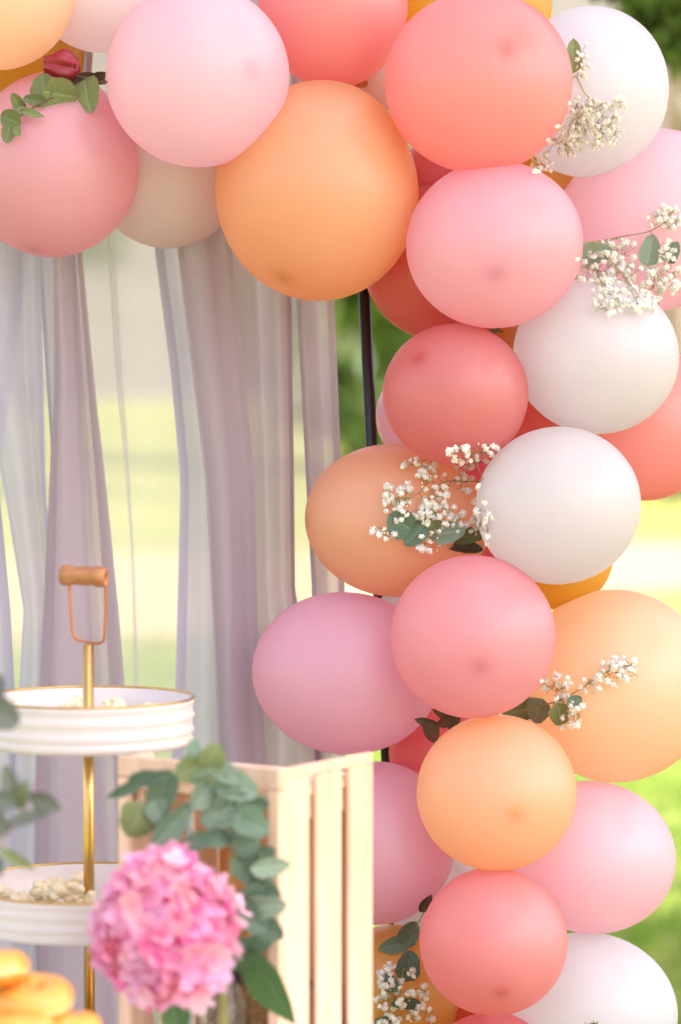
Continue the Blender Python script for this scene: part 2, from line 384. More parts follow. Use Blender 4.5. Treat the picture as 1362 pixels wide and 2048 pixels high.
tree('tree', gx(1000, 95), 95, 13, 3.5, 0.3, 'broad tree on the far lawn behind the garland column', 'bark', 'foliage_dark', 2200, 0.4, 0.5, seed=15, group=FAR)
tree('tree', gx(560, 120), 120, 16, 5, 0.35, 'grey green tree far behind the pleated edge of the curtain', 'bark', 'foliage_dark', 2200, 0.45, 0.6, seed=16, group=FAR)
tree('tree', gx(60, 150), 150, 16, 6, 0.4, 'hazy tree far behind the slit in the curtain', 'bark', 'foliage_dark', 2200, 0.5, 0.6, seed=17, group=FAR)

def shrub(x, y, h, r, label, seed, leafm='foliage'):
    rg = np.random.default_rng(seed); rd = random.Random(seed); t = thing('shrub', (x, y, 0), label, 'shrub', 'shrubs far across the lawn'); m = MB(); cl = []
    for k_ in range(9):
        a = rd.uniform(0, 6.28); q = r * rd.uniform(.1, .75); e = Vector((x + q * math.cos(a), y + q * math.sin(a), h * rd.uniform(.25, .8)))
        m.tube([(x, y, 0), e], [.05, .015], 5); cl.append((e, r * rd.uniform(.35, .5)))
    m.build('stem', 'bark', t); v, f = leaf_cloud(cl, 1500, .22, rg)
    o = obj('crown', mesh('crown', v - np.array([x, y, 0]), f, leafm, False), t, (x, y, 0)); o['kind'] = 'stuff'
shrub(gx(690, 56), 56, 2.6, 1.2, 'light green shrub far behind the curtain edge', 31)
shrub(gx(805, 60), 60, 3.0, 1.2, 'pale green shrub far behind the black pole', 32, 'foliage_light')
shrub(gx(850, 66), 66, 3.0, 1.6, 'green shrub far behind the deep coral red balloon', 33)
shrub(gx(1400, 47), 47, 1.6, 1.3, 'low green shrub beside the brown trunk across the lawn', 34)
# ------------------------------------------------------------------ backdrop stand and curtain
BAR_Z = 2.46; YB = 4.93
poleA, poleB = P(728, 580, 4.88), P(768, 1400, 4.88)
k = (poleB - poleA) / (poleB.z - poleA.z)
foot = poleA + k * (0.02 - poleA.z); head = poleA + k * (BAR_Z - poleA.z)
st = thing('backdrop_stand', (foot.x, foot.y, 0), 'black metal pole frame carrying the sheer curtain and balloons', 'stand')
MB().tube([foot, head], 0.0097, 14).build('pole', 'black_metal', st)
lf = Vector((-1.55, 4.88, 0.02)); lh = Vector((-1.55, 4.88, BAR_Z))
MB().tube([lf, lh], 0.0108, 14).build('pole', 'black_metal', st)
MB().tube([lh + Vector((-0.05, 0, 0)), head + Vector((0.05, 0, 0))], 0.011, 14).build('crossbar', 'black_metal', st)
for fp in (foot, lf):
    MB().box((fp.x, fp.y, 0.012), (0.3, 0.36, 0.02), bev=0.004).build('foot_plate', 'black_metal', st, smooth=False)

def panel(parent, name, rows, y0, folds, amp, mat, seed, nu=70, nv=64, tight=0.35, hem=True):
    """a gathered strip of cloth: rows = [(pixel height, left pixel, right pixel)], hung from the bar to the ground"""
    rd = random.Random(seed); ph = [rd.uniform(0, 6.28) for _ in range(6)]
    pts = []
    for (py, xl, xr) in rows:
        a, b = P(xl, py, y0), P(xr, py, y0); pts.append((a.z, a.x, b.x))
    pts.sort(reverse=True); zs = np.array([p[0] for p in pts])[::-1]; xl = np.array([p[1] for p in pts])[::-1]; xr = np.array([p[2] for p in pts])[::-1]
    v = []; f = []; ztop = BAR_Z + 0.01
    for j in range(nv + 1):
        t = j / nv; z = ztop + (0.015 - ztop) * t
        a, b = np.interp(z, zs, xl), np.interp(z, zs, xr)
        for i in range(nu + 1):
            u = i / nu; q = 2 * math.pi * folds * u
            am = amp * (0.55 + 0.75 * t) * (0.8 + 0.2 * math.sin(3 * t + ph[3]))
            wv = math.sin(q + ph[0] + 0.5 * math.sin(2.2 * t + ph[2])) + 0.28 * math.sin(1.7 * q + ph[1] + 1.5 * t)
            uu = u + tight / (2 * math.pi * max(folds, 1)) * math.sin(q + ph[0] + 1.2 + 0.6 * t) * math.sin(math.pi * u) ** 0.5
            v.append(Vector((a + (b - a) * uu, y0 + am * wv, z + 0.004 * math.sin(q * 1.3 + ph[5]) * (j == nv))))
    for j in range(nv):
        for i in range(nu): f.append((j * (nu + 1) + i, j * (nu + 1) + i + 1, (j + 1) * (nu + 1) + i + 1, (j + 1) * (nu + 1) + i))
    o = MB().add(v, f).build(name, mat, parent)
    if hem:
        hm = MB(); wd = max(1, round(nu * 0.012 / max(0.02, abs(pts[0][2] - pts[0][1]))))
        for i0 in (0, nu - wd):
            hv_ = [v[j * (nu + 1) + i0 + q] + Vector((0, -0.0016, 0)) for j in range(nv + 1) for q in range(wd + 1)]
            hm.add(hv_, [(j * (wd + 1) + q, j * (wd + 1) + q + 1, (j + 1) * (wd + 1) + q + 1, (j + 1) * (wd + 1) + q) for j in range(nv) for q in range(wd)])
        hm.build('hem', mat, o)
    return o
ct = thing('curtain', (-0.45, YB, 0), 'sheer mauve curtain in loose pleats hung behind the dessert table', 'curtain')
panel(ct, 'sheer_layer', [(-160, -700, 600), (590, -700, 640), (1180, -700, 655), (2700, -720, 640)], YB + 0.06, 7, 0.010, 'sheer_fine', 1, 160, 40, 0.1, False)
panel(ct, 'pleat', [(-160, -420, -30), (480, -400, 60), (960, -400, -4), (1220, -400, 20), (2000, -400, 60), (2700, -420, 90)], YB + 0.02, 3, 0.02, 'sheer_lavender', 2)
panel(ct, 'pleat', [(-160, -70, 95), (480, -60, 82), (770, -40, 88), (960, 4, 92), (1220, 46, 110), (1700, 20, 120), (2700, 30, 150)], YB - 0.01, 1.4, 0.022, 'sheer_lavender', 3)
panel(ct, 'pleat', [(-160, 120, 205), (480, 104, 165), (770, 106, 192), (960, 96, 214), (1220, 84, 240), (1480, 70, 262), (2000, 60, 290), (2700, 40, 330)], YB - 0.05, 1.5, 0.026, 'sheer_mauve', 4)
panel(ct, 'pleat', [(-160, 60, 190), (480, 75, 150), (1000, 110, 170), (1480, 90, 200), (2700, 70, 260)], YB + 0.02, 1, 0.016, 'sheer_lavender', 5)
panel(ct, 'pleat', [(-160, 270, 400), (480, 308, 440), (750, 343, 470), (960, 362, 490), (1370, 352, 500), (1700, 335, 520), (2700, 300, 560)], YB - 0.03, 1.7, 0.022, 'sheer_lavender', 6)
panel(ct, 'pleat', [(-160, 350, 575), (480, 410, 580), (600, 425, 583), (960, 455, 588), (1180, 462, 590), (1480, 450, 640), (2700, 430, 680)], YB - 0.05, 1.8, 0.026, 'sheer_mauve', 7)
panel(ct, 'pleat', [(-160, 310, 430), (480, 352, 462), (960, 410, 510), (1300, 428, 516), (1500, 436, 532), (2700, 430, 600)], YB - 0.085, 1.1, 0.018, 'sheer_mauve', 8)
panel(ct, 'pleat', [(-160, 575, 660), (590, 592, 668), (800, 604, 677), (1000, 614, 684), (1180, 624, 690), (2700, 640, 700)], YB - 0.03, 1.2, 0.02, 'sheer_mauve', 9)
panel(ct, 'pleat', [(-160, 215, 232), (480, 214, 230), (760, 232, 246), (920, 248, 258), (1100, 262, 268), (2700, 300, 330)], YB + 0.02, 0.8, 0.008, 'sheer_fine', 10, 12, 40, 0.35, False)

# ------------------------------------------------------------------ balloons
D0 = 4.70
PALE, PINK, CORAL, ORANGE = srgb(247, 192, 206), srgb(240, 158, 172), srgb(246, 136, 130), srgb(251, 170, 112)
PEACH, WHITE, CREAM, RED = srgb(254, 200, 152), srgb(224, 223, 228), srgb(246, 226, 222), srgb(220, 84, 82)
MUST, LILAC, ROSE, HOT = srgb(222, 152, 22), srgb(241, 170, 194), srgb(234, 142, 150), srgb(236, 84, 110)
def pale(c, k=0.56): return (c[0] ** k, c[1] ** k, c[2] ** k, 1)
BAL = [  # cx, cy, rx, ry, depth, colour, crown spot (or None), tilt, label
 (-6, -22, 156, 160, -.03, PEACH, None, 0, 'peach balloon at the end of the garland above the eucalyptus sprig'),
 (208, -48, 156, 152, .08, CREAM, None, 0, 'cream balloon between the peach and pale pink balloons above the eucalyptus sprig'),
 (22, 108, 146, 140, .17, MUST, None, 0, 'mustard balloon peeping out behind the burgundy balloon neck'),
 (395, 152, 183, 181, -.10, PALE, (505, 152), 0, 'largest pale pink balloon at the top of the curtain'),
 (102, 334, 175, 179, .02, PINK, (75, 502), 0, 'pink balloon hanging under the eucalyptus sprig in front of the curtain'),
 (335, 343, 152, 153, .14, CREAM, None, 0, 'dull cream balloon tucked under the pale pink one, against the curtain'),
 (666, 12, 149, 163, .07, CORAL, None, 0, 'coral balloon resting on top of the big orange balloon'),
 (634, 384, 203, 217, -.02, ORANGE, (545, 548), -8, 'biggest orange balloon at the bend of the garland'),
 (925, 8, 178, 172, .22, MUST, None, 0, 'mustard balloon hidden behind the two top coral balloons'),
 (957, 165, 187, 181, -.10, CORAL, (1004, 118), 0, 'large coral balloon resting on the pink balloon, with visible crown spot'),
 (1178, 184, 158, 170, .12, WHITE, None, 12, 'white balloon at the top of the column behind baby\'s breath'),
 (1314, 440, 198, 181, .20, PALE, None, 0, 'pale pink balloon behind the large spray of baby\'s breath'),
 (989, 489, 177, 167, -.08, srgb(244, 168, 184), (978, 552), -6, 'pink balloon under the large coral one, with bright pink crown spot'),
 (885, 522, 160, 160, .13, RED, None, 0, 'red balloon behind the pink one, beside the black pole'),
 (888, 402, 132, 120, .20, RED, None, 0, 'red balloon almost hidden between the orange and large coral balloons'),
 (911, 788, 146, 141, -.06, srgb(218, 102, 102), (835, 718), 0, 'deep coral red balloon with crown spot at its upper side, above baby\'s breath'),
 (1192, 712, 166, 156, .01, WHITE, None, 8, 'white balloon under the large spray of baby\'s breath'),
 (1288, 846, 152, 156, .16, CORAL, None, 0, 'coral balloon behind the two white balloons, at the outer side of the column'),
 (1116, 1011, 166, 158, -.08, srgb(218, 214, 218), None, -10, 'white balloon in the middle of the column beside baby\'s breath and leaves'),
 (790, 1041, 181, 153, .06, srgb(249, 174, 124), (612, 1062), 6, 'orange balloon behind the baby\'s breath, overlapping the curtain edge'),
 (1075, 835, 110, 100, .17, srgb(236, 84, 70), None, 0, 'red balloon wedged between the deep coral and the white balloons'),
 (862, 832, 110, 110, .22, LILAC, None, 0, 'lilac pink balloon mostly hidden behind the deep coral red one'),
 (1015, 690, 84, 84, .19, srgb(196, 104, 30), None, 0, 'dark orange balloon deep between the deep coral and white balloons'),
 (960, 1005, 100, 138, .17, HOT, None, 0, 'hot pink balloon deep behind the sprig between orange and white balloons'),
 (1112, 1108, 116, 112, .14, MUST, None, 0, 'mustard balloon showing under the white balloon in mid column'),
 (946, 1273, 166, 164, -.12, ROSE, (953, 1318), 0, 'rose pink balloon with dark crown spot, above the round peach balloon'),
 (692, 1346, 189, 163, .06, LILAC, None, 5, 'lilac pink balloon above the crate in front of the curtain'),
 (1230, 1371, 196, 194, .10, PEACH, None, 0, 'large pale peach balloon behind the spreading sprig of baby\'s breath'),
 (993, 1585, 161, 157, -.10, srgb(251, 184, 128), (1022, 1607), 0, 'round peach balloon between the rose pink and the lower coral balloons'),
 (882, 1505, 106, 106, .17, srgb(226, 92, 96), None, 0, 'red balloon hidden behind the dried leaves and round peach balloon'),
 (752, 1686, 160, 164, .06, srgb(240, 170, 192), None, 12, 'lilac pink balloon partly behind the wooden crate'),
 (1182, 1714, 171, 153, .06, PALE, None, 8, 'pale pink balloon between the large peach and the lowest white balloon'),
 (880, 1800, 104, 108, .18, WHITE, None, 0, 'white balloon deep behind the leafy stem near the crate'),
 (987, 1883, 149, 148, -.12, srgb(239, 134, 132), (997, 1962), 0, 'coral balloon with grey crown spot, below the round peach one'),
 (1180, 2021, 178, 156, .04, WHITE, None, 10, 'lowest white balloon beside the lower coral balloon'),
 (985, 2172, 150, 147, -.04, srgb(238, 104, 104), None, 0, 'coral balloon just under the coral one with grey crown spot'),
 (785, 1985, 140, 136, .11, srgb(230, 160, 60), None, 0, 'mustard orange balloon behind baby\'s breath beside the crate'),
 (905, 1985, 100, 112, .16, srgb(214, 84, 40), None, 0, 'dark red orange balloon behind the coral balloon with grey crown spot'),
 (745, 165, 66, 66, .19, srgb(240, 200, 190), None, 0, 'small blush balloon deep between the orange and coral balloons'),
 (810, 1228, 70, 66, .20, WHITE, None, 0, 'small white balloon deep behind the rose pink balloon near the pole'),
 (1105, 325, 74, 60, .20, srgb(232, 160, 60), None, 0, 'small mustard balloon deep behind the pink and white balloons'),
]
ELL = []
def unit_balloon(nseg=56, nr=36):
    prof = []
    for i in range(nr + 1):
        th = math.pi * i / nr; r = math.sin(th); z = math.cos(th)
        if z < 0: z = z * (1 + 0.10 * z * z); r *= 1 - 0.05 * (-z) ** 2
        if i >= nr - 1: r = max(r, 0.045)
        prof.append((r, z))
    prof[0] = (0.0008, 1.0); prof[-1] = (0.05, -1.17); prof.append((0.04, -1.2))
    return prof
UB = unit_balloon()
def make_balloon(cx, cy, rx, ry, dd, colr, spot, tilt, label):
    y = D0 + dd; c = P(cx, cy, y); s = S(y); ax, az = rx * s, ry * s; ay = 0.5 * (ax + az)
    rd = random.Random(int(cx * 7 + cy))
    if spot: u, v = (spot[0] - cx) / rx, -(spot[1] - cy) / ry
    else:
        u, v = rd.uniform(-.5, .5), rd.uniform(-.4, .3)
        u = max(-1, min(1, u * 2.2))
    q = min(0.98, math.hypot(u, v));
    if math.hypot(u, v) > 0: k_ = q / math.hypot(u, v); u *= k_; v *= k_
    cdir = Vector((u, -math.sqrt(max(0.0, 1 - u * u - v * v)) * (1 if spot else rd.choice((1, 1, -1))), v)).normalized()
    if not spot: cdir = Vector((u * 0.5, -0.85, v * 0.5)).normalized()
    Q = cdir.to_track_quat('Z', 'Y').to_matrix(); T = Matrix.Rotation(R(tilt), 3, 'Y')
    mb = MB().lathe(UB, seg=56)
    vv = []; th = []
    vis = spot is not None
    for p in mb.v:
        n = p.normalized(); ang = n.angle(Vector((0, 0, 1)))
        ob = math.exp(-(ang / 0.10) ** 2) * (0.6 if vis else 0.0) + 0.16 * math.exp(-(ang / 0.28) ** 2) * vis + max(0.0, (-n.z - 0.9) * 6)
        th.append(min(1.0, ob))
        w_ = Q @ p; vv.append(T @ Vector((w_.x * ax, w_.y * ay, w_.z * az)))
    me = mesh('balloon', vv, mb.f, 'latex'); a = me.attributes.new('thick', 'FLOAT', 'POINT'); a.data.foreach_set('value', th)
    o = obj('balloon', me, None, c); o.color = colr = pale(colr)
    tag(o, label, 'balloon', 'balloons tied into the garland')
    kp = [(0.036, -1.195), (0.052, -1.21), (0.056, -1.235), (0.038, -1.25), (0.04, -1.27), (0.075, -1.33), (0.085, -1.335), (0.078, -1.325), (0.02, -1.26)]
    km = MB().lathe(kp, seg=18)
    kv = [T @ Vector(((Q @ p).x * ax, (Q @ p).y * ay, (Q @ p).z * az)) for p in km.v]
    kme = mesh('knot', kv, km.f, 'latex'); a = kme.attributes.new('thick', 'FLOAT', 'POINT'); a.data.foreach_set('value', [0.9] * len(kv))
    ko = obj('knot', kme, o, c); ko.color = colr
    ELL.append((c, ax, ay, az))
    return o
for b_ in BAL: make_balloon(*b_)
def surf(px, py, default=None):
    """distance at which the line of sight first meets a balloon"""
    d = ray(px, py); best = None
    for (c, ax, ay, az) in ELL:
        o_ = CAM - c; A = (d.x / ax) ** 2 + (d.y / ay) ** 2 + (d.z / az) ** 2
        B = 2 * (o_.x * d.x / ax ** 2 + o_.y * d.y / ay ** 2 + o_.z * d.z / az ** 2)
        C = (o_.x / ax) ** 2 + (o_.y / ay) ** 2 + (o_.z / az) ** 2 - 1; D_ = B * B - 4 * A * C
        if D_ > 0:
            t = (-B - math.sqrt(D_)) / (2 * A)
            if best is None or t < best: best = t
    if best is None: return default if default else D0 + 0.05
    return (CAM + d * best).y

# ------------------------------------------------------------------ leaves and sprigs
def leaf_mesh(name, mat, seed, pointy=0.0, cup=0.12):
    """leaf along +X from 0 to 1, 1 wide, lying in XY, folded along its rib"""
    rd = random.Random(seed); n = 10; v = []; f = []; rib = []; c1, c2 = rd.uniform(-.12, .16), rd.uniform(-.06, .06)
    for i in range(n + 1):
        t = i / n; wd = 0.5 * math.sin(math.pi * min(1, t ** (0.72 + 0.15 * pointy))) ** (0.48 + 0.6 * pointy)
        if i in (0, n): wd = 0.012
        for s_ in (-1, -.55, -.09, 0, .09, .55, 1):
            rib.append(1.0 if s_ == 0 else 0.0); v.append((t, s_ * wd * (1 + rd.uniform(-.05, .05)), cup * abs(s_) * wd * 2 - c1 * t * t + c2 * math.sin(3 * t + s_)))
    for i in range(n):
        for j in range(6): f.append((i * 7 + j, (i + 1) * 7 + j, (i + 1) * 7 + j + 1, i * 7 + j + 1))
    me = mesh(name, v, f, mat); a_ = me.attributes.new('rib', 'FLOAT', 'POINT'); a_.data.foreach_set('value', rib); return me
LM = {}
def leaf_kind(mat, pointy):
    key = (mat, pointy)
    if key not in LM: LM[key] = [leaf_mesh('leaf', mat, 50 + 3 * q + len(LM), pointy) for q in range(3)]
    return random.choice(LM[key])
def leaf_at(parent, px, py, y, L, Wd, ang, mat='eucalyptus', pointy=0.0, tilt=None, roll=None):
    """leaf centred on a pixel at distance y, L x Wd photograph pixels, rib direction ang degrees (0 right, 90 up)"""
    if mat == 'eucalyptus' and random.random() < .22: mat = 'eucalyptus_olive'
    s = S(y); a = R(ang); tilt = R(random.uniform(-28, 28) if tilt is None else tilt); roll = R(random.uniform(-30, 30) if roll is None else roll)
    xax = (RT * math.cos(a) + UP * math.sin(a)) * math.cos(tilt) - FWD * math.sin(tilt)
    nrm = -FWD; yax = nrm.cross(xax).normalized(); M = Matrix.Rotation(roll, 3, xax); yax = M @ yax; zax = xax.cross(yax).normalized()
    Mt = Matrix((xax, yax, zax)).transposed(); L_ = L * s / max(0.6, math.cos(tilt)); c = P(px, py, y) - xax * (L_ / 2)
    return obj('leaf', leaf_kind(mat, pointy), parent, c, Mt, (L_, Wd * s / max(0.7, math.cos(roll)), 0.5 * (L_ + Wd * s)))
def curve(pts, n=6):
    """smooth polyline through points"""
    out = []; m = len(pts)
    for i in range(m - 1):
        p0, p1, p2, p3 = pts[max(i - 1, 0)], pts[i], pts[i + 1], pts[min(i + 2, m - 1)]
        for k_ in range(n):
            t = k_ / n; out.append(0.5 * ((2 * p1) + (p2 - p0) * t + (2 * p0 - 5 * p1 + 4 * p2 - p3) * t * t + (3 * p1 - p0 - 3 * p2 + p3) * t ** 3))
    out.append(pts[-1]); return out

def blossom_mesh(seed, npet=15):
    rd = random.Random(seed); m = MB(); m.lathe([(.01, .62), (.42, .45), (.58, .05), (.45, -.38), (.05, -.58)], seg=7)
    for k_ in range(npet):
        z = rd.uniform(-0.35, 1); a = k_ * 2.399 + rd.uniform(-.3, .3); r_ = math.sqrt(max(0, 1 - z * z))
        d = Vector((r_ * math.cos(a), r_ * math.sin(a), z)); t1 = d.orthogonal().normalized(); t1 = Matrix.Rotation(rd.uniform(0, 6.28), 3, d) @ t1; t2 = d.cross(t1)
        c = d * rd.uniform(0.55, 0.75); w_ = rd.uniform(0.3, 0.42); h_ = rd.uniform(0.34, 0.5)
        m.add([c * 0.35, c - t1 * w_ + d * 0.05, c + t2 * h_ + d * rd.uniform(0.1, 0.35), c + t1 * w_ + d * 0.05, c - t2 * h_ + d * rd.uniform(0.0, 0.25)],
              [(0, 1, 4), (0, 4, 3), (1, 2, 3, 4)])
    return mesh('blossom', m.v, m.f, 'petal_white', False)
BLO = [blossom_mesh(s_) for s_ in range(5)]
def gyp(label, base, trunk, blobs, leaves=(), lift=0.012, size=(6.5, 10), buds=0.35, stemmat='green_stem', dz=0.0):
    """baby's breath: pixel base, main stem pixels, blobs (cx, cy, rx, ry, n) of blossoms; resting just off the balloons"""
    def Q(px, py, up): return P(px, py, min(surf(px, py, D0), D0 + 0.05) - up + dz)
    b0 = Q(*base, -0.01); t = thing('gypsophila_sprig', b0, label, 'flowers', 'sprigs of baby\'s breath in the garland')
    m = MB(); tr = [b0] + [Q(x, y, lift + 0.006) for (x, y) in trunk]; tc = curve(tr, 5); m.tube(tc, [0.0013 - 0.0007 * i / len(tc) for i in range(len(tc))], 5)
    nodes = list(tc); bud = MB()
    for (cx, cy, rx, ry, n) in blobs:
        hub = Q(cx, cy, lift); near = min(nodes, key=lambda q: (q - hub).length); mid = near.lerp(hub, 0.5) + Vector((random.uniform(-.008, .008), -0.004, random.uniform(-.008, .008)))
        ln = curve([near, mid, hub], 4); m.tube(ln, 0.0006, 4); local = list(ln)
        for k_ in range(max(2, n // 7)):
            a = random.uniform(0, 6.28); q = random.uniform(.3, .85); e = Q(cx + rx * q * math.cos(a), cy + ry * q * math.sin(a), lift + random.uniform(-.004, .012))
            m.tube(curve([hub, hub.lerp(e, .5) + Vector((random.uniform(-.005, .005), 0, random.uniform(-.005, .005))), e], 3), 0.0005, 4); local += [hub.lerp(e, .6), e]
        for k_ in range(int(n * 1.3)):
            a = random.uniform(0, 6.28); q = math.sqrt(random.random()); px, py = cx + rx * q * math.cos(a), cy + ry * q * math.sin(a)
            p = Q(px, py, lift + random.uniform(-.006, .022)); nr = min(local, key=lambda w2: (w2 - p).length)
            m.tube([nr, nr.lerp(p, .5) + Vector((0, 0, random.uniform(-.002, .002))), p], 0.00038, 3, False)
            sz = random.uniform(*size) * S(4.65)
            obj('blossom', random.choice(BLO), t, p, Euler((random.uniform(-1.2, 2.0), random.uniform(-.8, .8), random.uniform(0, 6.28))), (sz, sz, sz * random.uniform(.75, 1)))
            if random.random() < buds:
                e = nr.lerp(p, .7) + Vector((random.uniform(-.009, .009), random.uniform(-.006, .002), random.uniform(-.008, .008))); m.tube([nr, e], 0.0003, 3, False)
                bud.lathe([(.0002, .0022), (.0013, .001), (.0014, -.0004), (.0003, -.0018)], e, 6)
    m.build('stem', stemmat, t)
    if bud.v: o = bud.build('buds', 'bud', t); o['kind'] = 'stuff'
    for lf_ in leaves:
        px, py, L, Wd, ang = lf_[:5]; leaf_at(t, px, py, min(surf(px, py), D0 + .05) - lift - random.uniform(.0, .008) + dz, L, Wd, ang, *lf_[5:])
    return t
gyp('airy sprig of baby\'s breath between the large coral balloon and the top white one', (1135, 190), [(1150, 152), (1172, 190), (1200, 205)],
    [(1165, 118, 13, 38, 14), (1195, 250, 55, 48, 62), (1130, 285, 40, 34, 34), (1078, 325, 30, 26, 13), (1240, 215, 14, 32, 12), (1165, 225, 40, 30, 24)],
    [(1146, 112, 68, 34, 88, 'eucalyptus')], size=(4.5, 7.5), buds=0.35)
gyp('largest and densest spray of baby\'s breath above the white balloon', (1164, 486), [(1200, 482), (1250, 472), (1300, 462), (1335, 440)],
    [(1330, 436, 36, 26, 30), (1195, 540, 46, 42, 44), (1262, 575, 62, 50, 62), (1330, 540, 36, 60, 40), (1235, 500, 40, 26, 22), (1215, 610, 30, 22, 14), (1290, 610, 40, 18, 16)],
    [(1190, 506, 70, 44, 10, 'eucalyptus'), (1300, 500, 66, 42, 80, 'eucalyptus'), (1345, 505, 46, 30, 70, 'eucalyptus')], size=(5.5, 9.5))
gyp('sprig of baby\'s breath with grey green leaves across the orange balloon', (968, 962), [(930, 963), (885, 965), (855, 1000)],
    [(945, 905, 52, 28, 22), (842, 930, 40, 14, 10), (838, 985, 60, 45, 36), (790, 1000, 22, 50, 14), (870, 1040, 66, 40, 38), (962, 1045, 22, 60, 18), (765, 1066, 26, 14, 8), (925, 960, 40, 26, 10), (850, 1095, 30, 14, 6)],
    [(800, 1046, 56, 62, 150, 'eucalyptus_deep'), (832, 1070, 60, 44, 225, 'eucalyptus_deep'), (895, 1068, 72, 46, 10, 'eucalyptus'), (936, 1072, 66, 36, 8, 'eucalyptus'), (928, 1096, 80, 26, 175, 'dried_leaf', 0.5), (860, 1040, 50, 40, 120, 'eucalyptus')], size=(5.5, 9.5))
gyp('thin sprig of baby\'s breath reaching across the large pale peach balloon', (1035, 1424), [(1080, 1412), (1125, 1398), (1165, 1375), (1210, 1345), (1262, 1330)],
    [(1108, 1368, 38, 22, 11), (1135, 1425, 32, 38, 18), (1180, 1368, 26, 18, 7), (1230, 1345, 36, 30, 15), (1262, 1335, 30, 26, 6)],
    [(1075, 1422, 54, 50, 250, 'eucalyptus'), (1120, 1430, 52, 44, 285, 'eucalyptus'), (1040, 1421, 84, 46, 200, 'eucalyptus_olive'), (1150, 1402, 34, 24, 20, 'eucalyptus_deep')], size=(6.5, 10), buds=0.9)
gyp('leafy stem with baby\'s breath hanging down beside the crate', (872, 1782), [(845, 1830), (822, 1880), (805, 1950), (796, 2030)],
    [(782, 1955, 24, 40, 20), (790, 2000, 40, 40, 26), (850, 1985, 16, 16, 6), (838, 2028, 30, 22, 12), (820, 1945, 12, 12, 4), (775, 2040, 30, 20, 12)],
    [(852, 1806, 46, 24, 60, 'dried_leaf', .6), (818, 1868, 56, 42, 60, 'eucalyptus_deep'), (790, 1890, 70, 36, 195, 'eucalyptus_deep'), (816, 1932, 62, 50, 80, 'eucalyptus_deep'), (812, 2008, 60, 22, 175, 'eucalyptus_deep'), (782, 1966, 40, 30, 120, 'eucalyptus_deep'), (768, 2042, 40, 24, 200, 'eucalyptus_deep')], size=(5.5, 9.5))
gyp('tiny dry wisp of baby\'s breath on the lowest white balloon', (1160, 2075), [(1180, 2058), (1196, 2044)], [(1188, 2046, 22, 10, 4)], size=(2, 3.5), buds=1.0, stemmat='brown_stem')

# eucalyptus sprig at the top, in front of the pink balloon
def sprig(name, label, stem, leaves, y, mat='eucalyptus', stemmat='brown_stem', group=None, rad=0.0022, cat='leaves'):
    pts = [P(a, b_, y(a, b_) if callable(y) else y) for (a, b_) in stem]
    t = thing(name, pts[0], label, cat, group); c = curve(pts, 6)
    MB().tube(c, [rad * (1 - 0.6 * i / len(c)) for i in range(len(c))], 7).build('stem', stemmat, t)
    for lf_ in leaves:
        px, py, L, Wd, ang = lf_[:5]; yy = (y(px, py) if callable(y) else y) - random.uniform(0.001, 0.012)
        leaf_at(t, px, py, yy, L, Wd, ang, *(lf_[5:] or (mat,)))
    return t
ytop = lambda a, b_: min(surf(a, b_), D0 + 0.0) - 0.012
sprig('eucalyptus_sprig', 'eucalyptus sprig with round green leaves lying on the pink balloon', [(212, 164), (190, 166), (140, 180), (80, 208), (30, 240), (12, 262)],
      [(86, 174, 58, 52, 100, 'eucalyptus_olive'), (122, 190, 71, 69, 350, 'eucalyptus_olive'), (175, 191, 73, 64, 280, 'eucalyptus_olive'), (70, 201, 49, 26, 170, 'eucalyptus_olive'), (35, 206, 42, 26, 120, 'eucalyptus_olive'), (65, 228, 51, 18, 345, 'eucalyptus_olive', .6),
       (20, 240, 49, 45, 160, 'eucalyptus'), (16, 268, 38, 28, 260, 'eucalyptus_olive'), (35, 262, 24, 19, 285, 'eucalyptus'), (148, 163, 51, 21, 170, 'dried_leaf', .6), (185, 158, 69, 24, 345, 'dried_leaf', .7), (40, 225, 33, 21, 200, 'eucalyptus'), (200, 150, 44, 16, 10, 'dried_leaf', .7)], ytop)
sprig('dried_leaf_sprig', 'dark dried leaves poking out between the lilac, rose and peach balloons', [(920, 1440), (880, 1444), (845, 1452)],
      [(895, 1440, 50, 26, 20, 'dried_leaf', .5), (862, 1462, 52, 34, 290, 'dried_leaf', .4), (850, 1444, 44, 20, 170, 'dried_leaf', .6), (880, 1428, 36, 16, 150, 'dried_leaf', .6), (908, 1446, 40, 22, 240, 'dried_leaf', .4)], lambda a, b_: D0 - 0.03)
sprig('dried_leaf_sprig', 'single small dried leaf over the deep coral red balloon', [(1006, 664), (985, 662)], [(988, 660, 28, 12, 190, 'dried_leaf', .6)], lambda a, b_: D0 - 0.02)
# crumpled burgundy balloon neck beside the eucalyptus
yk = D0 - 0.06; kc = P(118, 128, yk); s_ = S(yk)
kn = thing('balloon_neck', kc, 'crumpled burgundy balloon neck with its rolled lip above the eucalyptus sprig', 'balloon neck')
m = MB(); rows = []
for j in range(9):
    t = j / 8; c = P(160 - 72 * t, 136 - 8 * t, yk); rr = (6 + 24 * math.sin(min(1, t * 1.25) * 2.6) * (1 - .25 * t)) * s_
    rows.append([c + (UP * math.sin(6.283 * k_ / 28) + FWD * .8 * math.cos(6.283 * k_ / 28)) * rr * (1 + .32 * math.sin(5 * 6.283 * k_ / 28 + 2 * t) + .1 * math.sin(9 * 6.283 * k_ / 28)) for k_ in range(28)])
v = [p for r_ in rows for p in r_]
m.add(v, [(j * 28 + k_, j * 28 + (k_ + 1) % 28, (j + 1) * 28 + (k_ + 1) % 28, (j + 1) * 28 + k_) for j in range(8) for k_ in range(28)]); m.build('neck', 'burgundy_latex', kn)
